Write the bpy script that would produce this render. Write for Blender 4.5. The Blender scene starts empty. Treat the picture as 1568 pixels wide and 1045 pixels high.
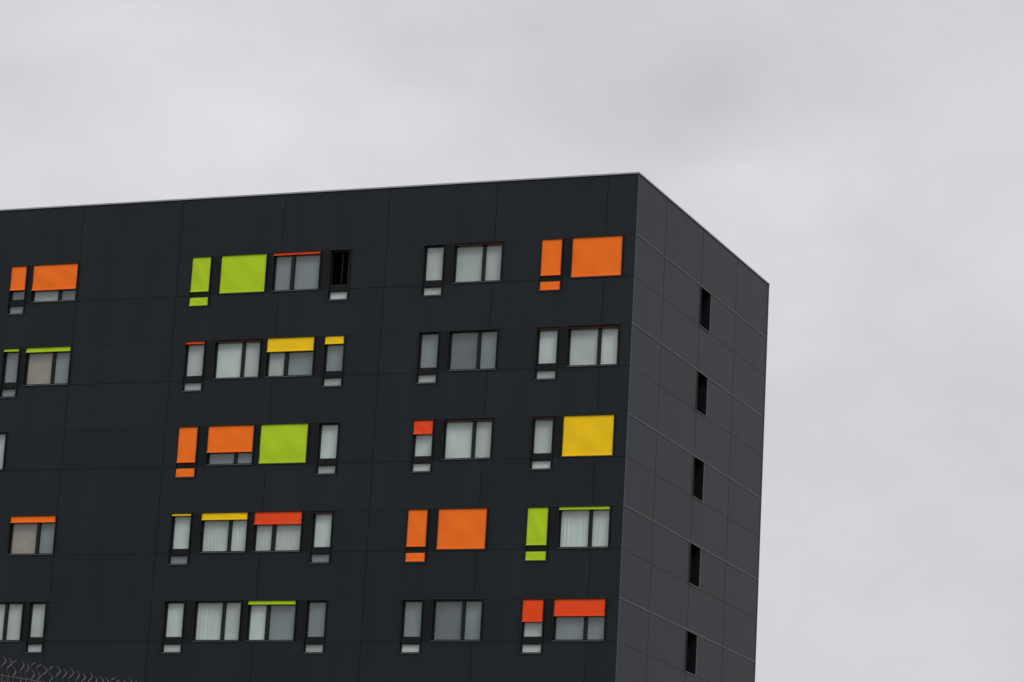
import bpy, math, random
from mathutils import Matrix, Vector
random.seed(7)
sc=bpy.context.scene
ZR=28.8   # world height of the top floor line
PAR=2.05; DEP=14.62; FH=3.0; LEN=52.0

# ---------------- materials ----------------
def newmat(n):
    m=bpy.data.materials.new(n);m.use_nodes=True
    return m,m.node_tree,m.node_tree.nodes['Principled BSDF']
def simple(n,col,rough=.5,metal=0,spec=.5,var=0.0,vscale=3):
    m,t,b=newmat(n)
    b.inputs['Base Color'].default_value=(*col,1);b.inputs['Roughness'].default_value=rough
    b.inputs['Metallic'].default_value=metal;b.inputs['Specular IOR Level'].default_value=spec
    if var:
        tc=t.nodes.new('ShaderNodeTexCoord');nz=t.nodes.new('ShaderNodeTexNoise');nz.inputs['Scale'].default_value=vscale;nz.inputs['Detail'].default_value=5
        t.links.new(tc.outputs['Object'],nz.inputs['Vector'])
        mr=t.nodes.new('ShaderNodeMapRange');mr.inputs['From Min'].default_value=.3;mr.inputs['From Max'].default_value=.7
        mr.inputs['To Min'].default_value=1-var;mr.inputs['To Max'].default_value=1+var
        t.links.new(nz.outputs['Fac'],mr.inputs['Value'])
        mx=t.nodes.new('ShaderNodeVectorMath');mx.operation='SCALE';mx.inputs[0].default_value=col
        t.links.new(mr.outputs['Result'],mx.inputs['Scale']);t.links.new(mx.outputs['Vector'],b.inputs['Base Color'])
    return m
def panel_mat(name,col,off,spec,rough):
    """fibre-cement cladding: every board has a slightly different tone, faint streaks"""
    m,t,b=newmat(name);N=t.nodes;L=t.links
    tc=N.new('ShaderNodeTexCoord');sx=N.new('ShaderNodeSeparateXYZ');L.new(tc.outputs['Object'],sx.inputs[0])
    def math_(op,a,bv=None):
        n=N.new('ShaderNodeMath');n.operation=op
        for i,v in enumerate((a,bv)):
            if v is None: continue
            if isinstance(v,(int,float)): n.inputs[i].default_value=v
            else: L.new(v,n.inputs[i])
        return n.outputs[0]
    hx=math_('FLOOR',math_('DIVIDE',math_('ADD',math_('ADD',sx.outputs['X'],sx.outputs['Y']),off),3.93))
    hz=math_('FLOOR',math_('DIVIDE',math_('ADD',sx.outputs['Z'],-ZR+60.0),1.5))
    cb=N.new('ShaderNodeCombineXYZ');L.new(hx,cb.inputs[0]);L.new(hz,cb.inputs[1])
    wn=N.new('ShaderNodeTexWhiteNoise');wn.noise_dimensions='3D';L.new(cb.outputs[0],wn.inputs['Vector'])
    mp=N.new('ShaderNodeMapping');mp.inputs['Scale'].default_value=(1.2,1.2,.25);L.new(tc.outputs['Object'],mp.inputs[0])
    nz=N.new('ShaderNodeTexNoise');nz.inputs['Scale'].default_value=1.0;nz.inputs['Detail'].default_value=6;L.new(mp.outputs[0],nz.inputs['Vector'])
    n2=N.new('ShaderNodeTexNoise');n2.inputs['Scale'].default_value=28;n2.inputs['Detail'].default_value=3;L.new(tc.outputs['Object'],n2.inputs['Vector'])
    v=math_('ADD',math_('MULTIPLY',wn.outputs['Value'],.2),math_('MULTIPLY',nz.outputs['Fac'],.8))
    v=math_('ADD',v,math_('MULTIPLY',n2.outputs['Fac'],.5))
    v=math_('ADD',v,.25)
    vm=N.new('ShaderNodeVectorMath');vm.operation='SCALE';vm.inputs[0].default_value=col;L.new(v,vm.inputs['Scale'])
    L.new(vm.outputs['Vector'],b.inputs['Base Color'])
    b.inputs['Roughness'].default_value=rough;b.inputs['Specular IOR Level'].default_value=spec
    return m
M={}
M['panel']=panel_mat('anthracite_cladding',(.0078,.0120,.0160),1.05,.24,.5)
M['panelR']=M['panel']
M['joint']=simple('joint_black',(.003,.0038,.005),.8,spec=.1)
M['flash']=simple('flashing_shaded',(.018,.022,.027),.4,spec=.4)  # shaded look of the floor flashing seen from below, put into the colour
M['flashR']=simple('flashing_lit',(.105,.115,.12),.5,spec=.45)  # paler copy of the flashing: brighter side-face look put into the colour
M['coping']=simple('coping_metal',(.30,.31,.32),.45,spec=.5,var=.1)
M['frame']=simple('window_frame',(.005,.0065,.008),.4,spec=.25)
M['post']=simple('dark_infill',(.0045,.0058,.0075),.5,spec=.2)
M['sill']=simple('sill_aluminium',(.085,.09,.093),.4,spec=.5)
M['roof']=simple('roof_gravel',(.12,.12,.11),.9,var=.3,vscale=20)
M['inside']=simple('dark_room',(.006,.006,.007),.9,spec=.05)  # near-black: shade of unlit interiors put into the colour
M['w']=simple('curtain_white',(.66,.72,.70),.9,spec=0,var=.10,vscale=1.2)
M['W']=simple('net_curtain',(.56,.61,.60),.9,spec=0,var=.14,vscale=1.0)
M['l']=simple('curtain_grey_light',(.46,.51,.505),.9,spec=0,var=.12,vscale=1.2)
M['m']=simple('curtain_grey',(.235,.275,.285),.9,spec=0,var=.15,vscale=1.0)
M['d']=simple('blind_slate',(.125,.155,.17),.9,spec=0,var=.18,vscale=1.0)
M['b']=simple('blind_beige',(.38,.33,.29),.9,spec=0,var=.08)
M['k']=M['inside']
def fabric(n,col):
    m,t,b=newmat(n);b.inputs['Roughness'].default_value=.75;b.inputs['Specular IOR Level'].default_value=.15
    tc=t.nodes.new('ShaderNodeTexCoord');nz=t.nodes.new('ShaderNodeTexNoise');nz.inputs['Scale'].default_value=1.6;nz.inputs['Detail'].default_value=4
    t.links.new(tc.outputs['Object'],nz.inputs['Vector'])
    mr=t.nodes.new('ShaderNodeMapRange');mr.inputs['From Min'].default_value=.3;mr.inputs['From Max'].default_value=.7
    mr.inputs['To Min'].default_value=.94;mr.inputs['To Max'].default_value=1.03;t.links.new(nz.outputs['Fac'],mr.inputs['Value'])
    mx=t.nodes.new('ShaderNodeVectorMath');mx.operation='SCALE';mx.inputs[0].default_value=col
    t.links.new(mr.outputs['Result'],mx.inputs['Scale']);t.links.new(mx.outputs['Vector'],b.inputs['Base Color'])
    return m
M['O']=fabric('screen_orange',(.96,.18,.016))
M['G']=fabric('screen_lime',(.45,.64,.020))
M['Y']=fabric('screen_yellow',(.93,.60,.010))
M['R']=fabric('screen_vermilion',(.86,.075,.015))
M['B']=fabric('screen_maroon',(.045,.014,.012))
# glass: single coated sheet, symmetric Schlick reflectance (light passes both ways)
m,t,b=newmat('window_glass');t.nodes.remove(b)
out=t.nodes['Material Output'];tr=t.nodes.new('ShaderNodeBsdfTransparent');tr.inputs[0].default_value=(.88,.915,.905,1)
gl=t.nodes.new('ShaderNodeBsdfGlossy');gl.inputs['Roughness'].default_value=.02
lw=t.nodes.new('ShaderNodeLayerWeight');lw.inputs['Blend'].default_value=.5
pw=t.nodes.new('ShaderNodeMath');pw.operation='POWER';pw.inputs[1].default_value=5;t.links.new(lw.outputs['Facing'],pw.inputs[0])
ma=t.nodes.new('ShaderNodeMath');ma.operation='MULTIPLY_ADD';ma.inputs[1].default_value=.9;ma.inputs[2].default_value=.09;t.links.new(pw.outputs[0],ma.inputs[0])
mx=t.nodes.new('ShaderNodeMixShader');t.links.new(ma.outputs[0],mx.inputs[0]);t.links.new(tr.outputs[0],mx.inputs[1]);t.links.new(gl.outputs[0],mx.inputs[2]);t.links.new(mx.outputs[0],out.inputs[0])
M['glass']=m

# ---------------- mesh builder ----------------
class MB:
    def __init__(s,name,mat): s.n=name;s.m=mat;s.v=[];s.f=[]
    def quad(s,a,b,c,d):
        i=len(s.v);s.v+=[a,b,c,d];s.f.append((i,i+1,i+2,i+3))
    def box(s,x1,x2,y1,y2,z1,z2):
        if x1>x2:x1,x2=x2,x1
        if y1>y2:y1,y2=y2,y1
        if z1>z2:z1,z2=z2,z1
        i=len(s.v);s.v+=[(x,y,z) for z in(z1,z2) for y in(y1,y2) for x in(x1,x2)]
        for q in((0,2,3,1),(4,5,7,6),(0,1,5,4),(2,6,7,3),(0,4,6,2),(1,3,7,5)): s.f.append(tuple(i+k for k in q))
    def grid(s,P,nu,nv,fn):
        i=len(s.v)
        for a in range(nv+1):
            for c in range(nu+1): s.v.append(fn(c/nu,a/nv))
        for a in range(nv):
            for c in range(nu):
                k=i+a*(nu+1)+c;s.f.append((k,k+1,k+nu+2,k+nu+1))
    def make(s,parent,smooth=False):
        me=bpy.data.meshes.new(s.n);me.from_pydata(s.v,[],s.f);me.materials.append(M[s.m]);me.update()
        if smooth:
            for p in me.polygons:p.use_smooth=True
        o=bpy.data.objects.new(s.n,me);sc.collection.objects.link(o);o.parent=parent;return o
bld=bpy.data.objects.new('apartment_building',None);sc.collection.objects.link(bld)
B={}
def mb(name,mat):
    if name not in B:B[name]=MB(name,mat)
    return B[name]
holes=[]  # (x1,x2,z1,z2)
def curtain(x1,x2,z1,z2,mat,pleat=.0,y=.17):
    if mat=='w' and random.random()<.45: mat='W'
    c=mb('curtains_'+M[mat].name,mat);x1-=.05;x2+=.05;z1-=.05;z2+=.05
    n=max(4,int((x2-x1)/.018));ph=random.random()*6;k=random.uniform(30,50)
    am=pleat*random.uniform(.3,1.3);sl=random.uniform(-1,1)
    c.grid(None,n,4,lambda u,v:(x1+(x2-x1)*u, y+am*math.sin(k*(x2-x1)*u+ph+1.6*math.sin(u*7+ph)+sl*v)*(.55+.45*math.sin(u*11+ph)), z1+(z2-z1)*v))
def blind(x1,x2,z1,z2,col,billow=.006):
    s=mb('sunscreens_'+M[col].name,col);ph=random.random()*6
    wr=random.uniform(.4,1.0)*billow
    def fn(u,v):
        d=wr*(math.sin(u*math.pi)*math.sin(v*math.pi))*1.5+wr*.8*math.sin(u*9+v*5+ph)*math.sin(v*3.1)
        return (x1+(x2-x1)*u,-.025-d,z1+(z2-z1)*v)
    s.grid(None,16,14,fn)
    mb('screen_bottom_bars_'+col,col).box(x1,x2,-.05,-.02,z1-.035,z1-.002)
def pane(x1,x2,z1,z2,mat,pleat,yg=.085):
    if mat=='k':   # open casement: no glass in the opening, sash swung inwards
        mb('open_sash','frame').box(x1+.30,x1+.335,.16,.5,z1,z2)
        mb('room_back','d').box(x1+.36,x1+.44,.52,.56,z1+.25,z2)
        return
    g=mb('glass_panes','glass');g.quad((x1,yg,z1),(x2,yg,z1),(x2,yg,z2),(x1,yg,z2))
    curtain(x1,x2,z1,z2,mat,pleat,y=yg+.05)
def frame(x1,x2,z1,z2,w=.04,y1=.05,y2=.12):
    F=mb('window_frames','frame')
    F.box(x1,x2,y1,y2,z2-w,z2);F.box(x1,x2,y1,y2,z1,z1+w)
    F.box(x1,x1+w,y1,y2,z1+w,z2-w);F.box(x2-w,x2,y1,y2,z1+w,z2-w)
def big(ul,ur,row,mats,flip=False,scr=None,drop=0.,pleat=.0018):
    z0=ZR-FH*(row-1);x1,x2=-ul,-ur
    a1,a2,za,zb=x1-.05,x2+.05,z0-1.385,z0-.045
    holes.append((a1,a2,za,zb))
    frame(a1,a2,za,zb,.045)
    w=x2-x1;dv=(x1+w*.36,x1+w*.44) if flip else (x1+w*.585,x1+w*.655)
    mb('window_frames','frame').box(dv[0],dv[1],.04,.12,za+.045,zb-.045)
    if drop<.97:
        pane(a1+.045,dv[0],za+.045,zb-.045,mats[0],pleat);pane(dv[1],a2-.045,za+.045,zb-.045,mats[1],pleat)
    S=mb('sills','sill');S.box(a1-.03,a2+.03,-.035,.05,za-.022,za-.001)
    G=mb('guide_rails','frame')
    G.box(a1-.035,a1-.003,-.06,.0,za,zb);G.box(a2+.003,a2+.035,-.06,.0,za,zb)
    G.box(a1-.035,a2+.035,-.062,-.001,zb+.001,zb+.03)
    if scr:
        blind(a1+.002,a2-.002,zb-(zb-za-.035)*drop if drop<.99 else za+.04,zb-.002,scr,.012 if drop>.5 else .004)
    elif row<7:
        mb('screen_boxes','frame').box(a1,a2,-.03,.045,zb-.03,zb-.001)
def small(ul,ur,row,mat,lmat='l',scr=None,drop=0.,lscr=None):
    z0=ZR-FH*(row-1);x1,x2=-ul,-ur
    a1,a2,za,zb=x1-.045,x2+.045,z0-1.285,z0-.055
    holes.append((a1,a2,za,zb));frame(a1,a2,za,zb,.042)
    if drop<.97: pane(a1+.042,a2-.042,za+.042,zb-.042,mat,.0018)
    lb,lt=z0-1.785,z0-1.475
    holes.append((a1,a2,lb,lt));frame(a1,a2,lb,lt,.030,y1=.012,y2=.1)
    if not lscr: pane(a1+.03,a2-.03,lb+.03,lt-.03,lmat,.0005,yg=.03)
    mb('sills','sill').box(a1-.03,a2+.03,-.035,.011,lb-.022,lb-.001)
    G=mb('guide_rails','frame')
    G.box(a1-.035,a1-.003,-.055,0,lb,zb);G.box(a2+.003,a2+.035,-.055,0,lb,zb)
    mb('infill_panels','post').box(a1,a2,-.006,.02,lt+.002,za-.002)
    G.box(a1-.035,a2+.035,-.057,-.001,zb+.001,zb+.03)
    if scr: blind(a1+.002,a2-.002,zb-(zb-za-.035)*drop if drop<.99 else za+.03,zb-.002,scr,.008)
    if lscr: blind(a1+.002,a2-.002,lb+.04,lt-.02,lscr,.003)
def post(ul,ur,row):
    z0=ZR-FH*(row-1)
    mb('infill_panels','post').box(-ul+.085,-ur-.09,-.004,.02,z0-1.38,z0-.03)

As,Ab=(3.22,2.60),(2.13,.49);Bs,Bb=(7.44,6.84),(6.35,4.74)
C1,Cb,Cc,C2=(16.17,15.55),(15.04,13.42),(13.05,11.40),(10.90,10.29)
Ds,Db=(23.36,22.84),(22.46,20.78)
def grpA(r,s,b): small(*As,r,*s[:-1],**s[-1]);big(*Ab,r,*b[:-1],**b[-1]);post(As[1],Ab[0],r)
def grpB(r,s,b): small(*Bs,r,*s[:-1],**s[-1]);big(*Bb,r,*b[:-1],**b[-1]);post(Bs[1],Bb[0],r)
def grpC(r,s,b,c,s2):
    small(*C1,r,*s[:-1],**s[-1]);big(*Cb,r,*b[:-1],**b[-1]);big(*Cc,r,*c[:-1],flip=True,**c[-1]);small(*C2,r,*s2[:-1],**s2[-1])
    post(C1[1],Cb[0],r);post(Cb[1],Cc[0],r);post(Cc[1],C2[0],r)
def S(c,d=1.): return dict(scr=c,drop=d)
HP=.009
# row 1
grpA(1,('m',dict(scr='O',drop=1.,lscr='O')),('ww',S('O')))
grpB(1,('w','w',{}),('ll',S('B',.03)))
grpC(1,('m',dict(scr='G',drop=1.,lscr='G')),('ww',S('G')),('mm',S('R',.04)),('k','w',{}))
small(*Ds,1,'m','m',scr='O',drop=.70);big(*Db,1,'lm',scr='O',drop=.68);post(Ds[1],Db[0],1)
# row 2
grpA(2,('w','l',S('B',.03)),('ww',S('B',.04)))
grpB(2,('m','l',{}),('dm',{}))
grpC(2,('w','l',S('R',.04)),('ww',S('B',.03)),('lm',S('Y',.34)),('m','l',S('Y',.20)))
small(*Ds,2,'m','m',scr='G',drop=.05);big(*Db,2,'bm',scr='G',drop=.10);post(Ds[1],Db[0],2)
# row 3
grpA(3,('w','w',S('B',.03)),('ww',S('Y')))
grpB(3,('w','w',S('R',.36)),('ww',S('B',.03)))
grpC(3,('w','m',dict(scr='O',drop=1.,lscr='O')),('mm',S('O',.68)),('ww',S('G')),('w','l',{}))
big(24.72,23.07,3,'ww',)
# row 4
grpA(4,('w','l',dict(scr='G',drop=1.,lscr='G')),('ww',dict(scr='G',drop=.05,pleat=HP)))
grpB(4,('w','m',dict(scr='O',drop=1.,lscr='O')),('ww',S('O')))
grpC(4,('w','m',S('Y',.03)),('ww',dict(scr='Y',drop=.16,pleat=HP)),('ww',dict(scr='R',drop=.30,pleat=HP)),('w','m',S('B',.03)))
big(*Db,4,'bm',scr='O',drop=.15)
# row 5
grpA(5,('w','w',S('R',.58)),('mm',S('R',.40)))
grpB(5,('m','w',{}),('dm',{}))
grpC(5,('w','w',{}),('ww',dict(pleat=HP)),('wm',S('G',.07)),('m','l',{}))
big(23.42,21.77,5,'ww');small(21.40,20.87,5,'w','w');post(21.77,21.40,5)
# storeys below the picture and the wing further left
cl=['O','G','Y','R']
for r in range(6,10):
    def rs(): return S(random.choice(cl),random.choice([1.,.2,.5,.1,.07]))
    grpA(r,('w','w',{}),('ww',rs()));grpB(r,('m','w',{}),('ml',rs()));grpC(r,('w','w',{}),('ww',rs()),('mm',rs()),('m','w',{}))
    small(*Ds,r,'w','w');big(*Db,r,'ww');post(Ds[1],Db[0],r)
for r in range(1,10):
    for o in (29,37):
        small(o+.62,o,r,'w','w');big(o-.5,o-2.1,r,'wm',**S(random.choice(cl),random.choice([1.,.3,.1])))

# ---- cladding wall on long face with openings cut out ----
W=MB('front_cladding','panel')
ztop=ZR+PAR;LX=-LEN
xs=sorted(set([LX,0.0]+[round(h[0],4) for h in holes]+[round(h[1],4) for h in holes]))
zs=sorted(set([0.0,ztop]+[round(h[2],4) for h in holes]+[round(h[3],4) for h in holes]))
hs=[tuple(round(v,4) for v in h) for h in holes]
for k in range(len(zs)-1):
    zc=(zs[k]+zs[k+1])/2;act=[h for h in hs if h[2]<zc<h[3]]
    run=None
    for i in range(len(xs)-1):
        xc=(xs[i]+xs[i+1])/2
        if any(h[0]<xc<h[1] for h in act):
            if run is not None: W.quad((run,0,zs[k]),(xs[i],0,zs[k]),(xs[i],0,zs[k+1]),(run,0,zs[k+1]));run=None
        elif run is None: run=xs[i]
    if run is not None: W.quad((run,0,zs[k]),(0,0,zs[k]),(0,0,zs[k+1]),(run,0,zs[k+1]))
Rv=MB('window_reveals','frame')
for a,b_,c,d in hs:
    y=.13
    Rv.quad((a,0,c),(a,y,c),(a,y,d),(a,0,d));Rv.quad((b_,y,c),(b_,0,c),(b_,0,d),(b_,y,d))
    Rv.quad((a,0,c),(b_,0,c),(b_,y,c),(a,y,c));Rv.quad((a,y,d),(b_,y,d),(b_,0,d),(a,0,d))
# ---- side wall with stairwell slots ----
SW=MB('side_cladding','panelR');sh=[(6.82,7.92,ZR-FH*r-1.40,ZR-FH*r-.03) for r in range(9)]
zz=ztop
SW.quad((0,0,0),(0,6.82,0),(0,6.82,ztop),(0,0,ztop));SW.quad((0,7.92,0),(0,DEP,0),(0,DEP,ztop),(0,7.92,ztop))
for y1,y2,z1,z2 in sh:
    SW.quad((0,y1,z2),(0,y2,z2),(0,y2,zz),(0,y1,zz));zz=z1
    q=mb('slot_reveals','frame');d=-.28
    q.quad((0,y1,z1),(d,y1,z1),(d,y1,z2),(0,y1,z2));q.quad((0,y2,z1),(d,y2,z1),(d,y2,z2),(0,y2,z2))
    q.quad((0,y1,z1),(0,y2,z1),(d,y2,z1),(d,y1,z1));q.quad((0,y1,z2),(0,y2,z2),(d,y2,z2),(d,y1,z2))
    g=mb('slot_glass','inside');g.quad((d,y1,z1),(d,y2,z1),(d,y2,z2),(d,y1,z2))
    mb('slot_frames','frame').box(d,d+.05,y1+.5,y1+.56,z1,z2)
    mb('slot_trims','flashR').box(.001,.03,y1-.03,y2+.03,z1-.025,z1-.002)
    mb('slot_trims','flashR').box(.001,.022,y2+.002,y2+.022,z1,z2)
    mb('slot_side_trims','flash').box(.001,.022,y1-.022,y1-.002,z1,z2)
SW.quad((0,6.82,0),(0,7.92,0),(0,7.92,zz),(0,6.82,zz))
K=MB('dark_interior_box','inside');K.box(LX+.3,-.5,.6,DEP-.3,.05,ztop-.5)  # near-black box added behind the openings to stand in for unlit rooms
RF=MB('roof_deck','roof');RF.quad((LX,0,ztop-.35),(0,0,ztop-.35),(0,DEP,ztop-.35),(LX,DEP,ztop-.35))
BW=MB('back_cladding','panel');BW.quad((0,DEP,0),(LX,DEP,0),(LX,DEP,ztop),(0,DEP,ztop));BW.quad((LX,DEP,0),(LX,0,0),(LX,0,ztop),(LX,DEP,ztop))
CP=MB('roof_coping','coping')
CP.box(LX,.035,-.035,.3,ztop,ztop+.05);CP.box(-.3,.035,.302,DEP+.035,ztop,ztop+.05)
CP.box(LX,-.302,DEP-.3,DEP+.035,ztop,ztop+.05)
J=MB('panel_joints','joint');FL=MB('floor_flashings','flash');FR=MB('side_flashings','flashR');JR=MB('side_joints','joint')
def spans(z1,z2):
    hh=sorted([(h[0]-.04,h[1]+.04) for h in hs if h[3]>z1 and h[2]<z2]);cur=LX;o=[]
    for a,b_ in hh:
        if a>cur:o.append((cur,a))
        cur=max(cur,b_)
    if cur<0:o.append((cur,0));
    return o
for r in range(10):
    z=ZR-FH*r
    FL.box(LX,.012,-.012,0,z-.008,z+.012)
    J.box(LX,0,-.003,0,z+.0125,z+.026)
    FR.box(.0,.018,-.012,DEP+.03,z-.012,z+.012)
    if r<9:
        for a,b_ in spans(z-1.43,z-1.40): J.box(a,b_,-.003,0,z-1.422,z-1.410)
        for a,b_ in ((0.0,6.80),(7.945,DEP)): JR.box(0,.003,a,b_,z-1.420,z-1.412)
def open_at(x,z1,z2): return any(h[0]-.03<x<h[1]+.03 and h[3]>z1+.02 and h[2]<z2-.02 for h in hs)
k=0
while 1.05+3.93*k<LEN:
    x=-(1.05+3.93*k);k+=1
    J.box(x-.007,x+.007,-.003,0,ZR+.03,ztop)
    for r in range(9):
        z=ZR-FH*r
        if not open_at(x,z-1.40,z): J.box(x-.007,x+.007,-.003,0,z-1.405,z-.015)
        J.box(x-.007,x+.007,-.003,0,z-2.97,z-1.43)
for y in (2.93,6.86,10.8):
    JR.box(0,.003,y-.007,y+.007,ZR+.016,ztop)
    for r in range(9):
        z=ZR-FH*r
        if y!=6.86: JR.box(0,.003,y-.007,y+.007,z-1.405,z-.016)
        JR.box(0,.003,y-.007,y+.007,z-2.984,z-1.43)
EC=MB('corner_trims','flash');EC.box(0.0,.014,-.014,.03,0,ztop-.001)
EC2=MB('far_corner_trim','flashR');EC2.box(0,.02,DEP-.02,DEP+.02,0,ztop-.001)
for o in (W,Rv,SW,K,RF,BW,CP,J,FL,FR,JR,EC,EC2): o.make(bld)
for n,o in B.items(): o.make(bld,smooth=n.startswith(('curtains','sunscreens')))

# ---------------- ground ----------------
m,t,b=newmat('ground_asphalt_grass');N=t.nodes
tc=N.new('ShaderNodeTexCoord');nz=N.new('ShaderNodeTexNoise');nz.inputs['Scale'].default_value=.05;nz.inputs['Detail'].default_value=8
t.links.new(tc.outputs['Object'],nz.inputs['Vector'])
cr=N.new('ShaderNodeValToRGB');cr.color_ramp.elements[0].position=.45;cr.color_ramp.elements[0].color=(.07,.07,.07,1)
cr.color_ramp.elements[1].position=.55;cr.color_ramp.elements[1].color=(.06,.09,.03,1);t.links.new(nz.outputs['Fac'],cr.inputs[0]);t.links.new(cr.outputs[0],b.inputs['Base Color'])
b.inputs['Roughness'].default_value=.9
me=bpy.data.meshes.new('ground');me.from_pydata([(-3000,-3000,0),(3000,-3000,0),(3000,3000,0),(-3000,3000,0)],[],[(0,1,2,3)]);me.materials.append(m)
sc.collection.objects.link(bpy.data.objects.new('ground',me))

# ---------------- security fence ----------------
M['steel']=simple('weathered_fence_steel',(.085,.074,.07),.6,metal=.3,var=.3,vscale=9)
fen=bpy.data.objects.new('security_fence',None);sc.collection.objects.link(fen)
P0=Vector((23.40,-75.72,0));dr=Vector((.35,.937,0)).normalized();FT=3.975
cu=bpy.data.curves.new('mesh_wires','CURVE');cu.dimensions='3D';cu.bevel_depth=.0032;cu.bevel_resolution=1
def poly(c,pts):
    s=c.splines.new('POLY');s.points.add(len(pts)-1)
    for i,p in enumerate(pts): s.points[i].co=(p[0],p[1],p[2],1)
nrm_=Vector((-dr.y,dr.x,0))
t0=-6.0;i=0
while t0<14:
    p=P0+dr*t0
    poly(cu,[p+Vector((0,0,.05)),p+Vector((0,0,FT-.06))])
    a=random.uniform(.7,1.3)*random.choice((1,1,1,-1));h=.075*random.uniform(.7,1.25)
    pts=[]
    for q in range(13):
        s=q/12;off=dr*(.020*a*math.sin(s*9.5)*min(1,s*2.5))+nrm_*(.012*a*math.sin(s*8.0)*min(1,s*2.5))
        pts.append(p+off+Vector((0,0,FT-.06+s*(.06+h))))
    poly(cu,pts)
    t0+=.052*random.uniform(.8,1.2);i+=1
z=.1
while z<FT-.02:
    poly(cu,[P0+dr*-6+Vector((0,0,z)),P0+dr*14+Vector((0,0,z))]);z+=.035 if z>3 else .15
wo=bpy.data.objects.new('mesh_wires',cu);sc.collection.objects.link(wo);wo.parent=fen;cu.materials.append(M['steel'])
ps=MB('posts_and_rail','steel')
for j in range(9):
    p=P0+dr*(-6+2.5*j)+nrm_*.05;ps.box(p.x-.03,p.x+.03,p.y-.03,p.y+.03,0,FT-.08)
ps.make(fen)

# ---------------- sky ----------------
w=bpy.data.worlds.new('World');sc.world=w;w.use_nodes=True;t=w.node_tree;N=t.nodes;L=t.links
for n in list(N):N.remove(n)
out=N.new('ShaderNodeOutputWorld');bg1=N.new('ShaderNodeBackground');bg2=N.new('ShaderNodeBackground');mx=N.new('ShaderNodeMixShader')
sunaz=math.radians(130);sunel=math.radians(46)
sk=N.new('ShaderNodeTexSky');sk.sky_type='NISHITA';sk.sun_disc=False;sk.sun_elevation=sunel;sk.sun_rotation=sunaz
L.new(sk.outputs[0],bg1.inputs[0]);bg1.inputs[1].default_value=.08
tc=N.new('ShaderNodeTexCoord');sx=N.new('ShaderNodeSeparateXYZ');L.new(tc.outputs['Generated'],sx.inputs[0])
mp=N.new('ShaderNodeMapping');mp.inputs['Scale'].default_value=(1,1,1.7);mp.inputs['Location'].default_value=(.35,.1,.2);L.new(tc.outputs['Generated'],mp.inputs[0])
def noise(sc_,det,ro,dist=0):
    n=N.new('ShaderNodeTexNoise');n.inputs['Scale'].default_value=sc_;n.inputs['Detail'].default_value=det;n.inputs['Roughness'].default_value=ro;n.inputs['Distortion'].default_value=dist
    L.new(mp.outputs[0],n.inputs['Vector']);return n
n1=noise(5,5,.45,.35);n2=noise(17,6,.55,.2);n3=noise(9,4,.5)
def mth(op,a,b_):
    n=N.new('ShaderNodeMath');n.operation=op
    for i,v in enumerate((a,b_)):
        if isinstance(v,(int,float)): n.inputs[i].default_value=v
        else: L.new(v,n.inputs[i])
    return n.outputs[0]
def vth(op,a,b_):
    n=N.new('ShaderNodeVectorMath');n.operation=op
    for i,v in enumerate((a,b_)):
        if isinstance(v,tuple): n.inputs[i].default_value=v
        elif v is not None: L.new(v,n.inputs[i])
    return n
wsub=vth('SUBTRACT',n3.outputs['Color'],(.5,.5,.5))
wsc=N.new('ShaderNodeVectorMath');wsc.operation='SCALE';L.new(wsub.outputs[0],wsc.inputs[0]);wsc.inputs['Scale'].default_value=.16
wd=vth('ADD',tc.outputs['Generated'],wsc.outputs[0])
def bank(d,r,amp):
    s=vth('MULTIPLY',vth('SUBTRACT',wd.outputs[0],d).outputs[0],(1,1,1.6));ln=vth('LENGTH',s.outputs[0],None)
    m=N.new('ShaderNodeMapRange');m.interpolation_type='SMOOTHSTEP';m.inputs['From Min'].default_value=0;m.inputs['From Max'].default_value=r;m.inputs['To Min'].default_value=amp;m.inputs['To Max'].default_value=0
    L.new(ln.outputs['Value'],m.inputs['Value']);return m.outputs[0]
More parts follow.
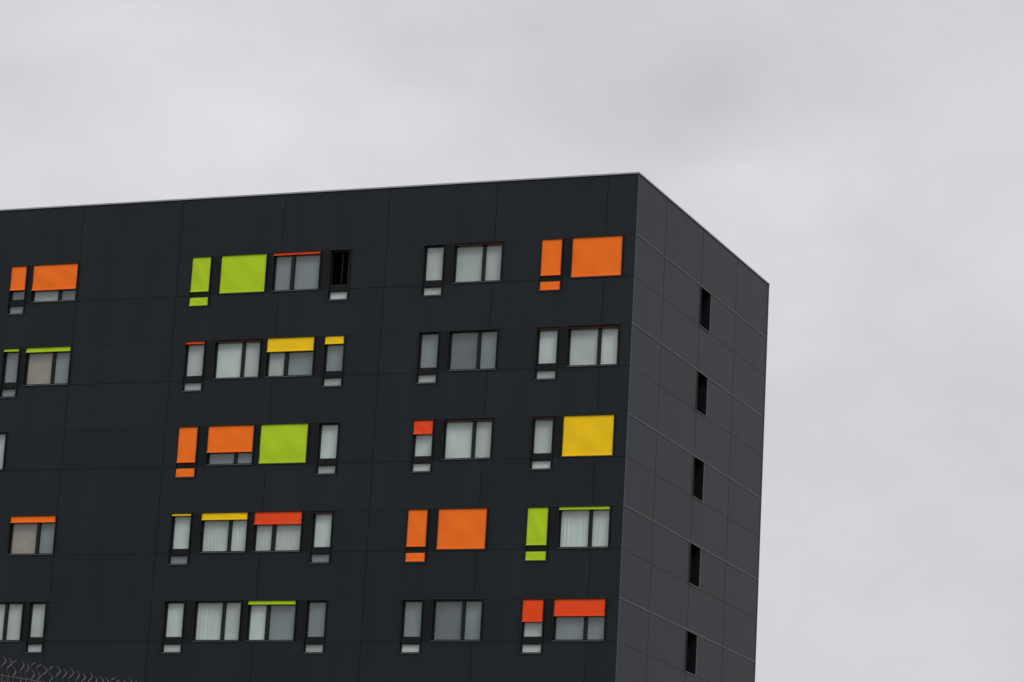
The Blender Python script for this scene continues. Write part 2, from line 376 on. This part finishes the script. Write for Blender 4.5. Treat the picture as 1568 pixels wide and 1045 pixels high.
el=N.new('ShaderNodeMapRange');el.interpolation_type='SMOOTHSTEP';el.inputs['From Min'].default_value=.3;el.inputs['From Max'].default_value=1.;el.inputs['To Min'].default_value=.675;el.inputs['To Max'].default_value=1.35
L.new(sx.outputs['Z'],el.inputs['Value'])
v=mth('ADD',mth('MULTIPLY',mth('SUBTRACT',n1.outputs['Fac'],.5),.36),mth('MULTIPLY',mth('SUBTRACT',n2.outputs['Fac'],.5),.24))
for d,r,a in (((-.351,.883,.3116),.12,-.075),((-.474,.832,.288),.13,.08),((-.2947,.9172,.2685),.07,.07),((-.2466,.941,.2318),.07,-.07),((-.23,.955,.17),.08,.02)):
    v=mth('ADD',v,bank(d,r,a))
v=mth('MULTIPLY',el.outputs[0],mth('ADD',v,1.0))
vs=N.new('ShaderNodeVectorMath');vs.operation='SCALE';vs.inputs[0].default_value=(1.0,.982,1.018);L.new(v,vs.inputs['Scale'])
L.new(vs.outputs['Vector'],bg2.inputs[0]);bg2.inputs[1].default_value=1.0
mx.inputs[0].default_value=.94;L.new(bg1.outputs[0],mx.inputs[1]);L.new(bg2.outputs[0],mx.inputs[2]);L.new(mx.outputs[0],out.inputs[0])
sl=bpy.data.lights.new('sun','SUN');sl.energy=1.5;sl.angle=math.radians(25);sl.color=(1,.97,.93)
so=bpy.data.objects.new('sun',sl);sc.collection.objects.link(so)
sd=Vector((math.sin(sunaz)*math.cos(sunel),math.cos(sunaz)*math.cos(sunel),math.sin(sunel)))
so.rotation_euler=sd.to_track_quat('Z','Y').to_euler();so.location=(40,-60,70)

# ---------------- camera ----------------
cam=bpy.data.cameras.new('camera');co=bpy.data.objects.new('camera',cam);sc.collection.objects.link(co);sc.camera=co
Rr=Matrix(((0.929159,0.365741,0.053826),(0.035743,-0.233798,0.971628),(0.367949,-0.900873,-0.230308))).transposed().to_4x4()
co.matrix_world=Matrix.Translation((33.756,-92.8343,ZR-27.1884))@Rr
cam.sensor_width=36;cam.lens=4793.12/1568*36;cam.clip_start=.1;cam.clip_end=10000
sc.view_settings.view_transform='Standard';sc.view_settings.look='None';sc.view_settings.exposure=0
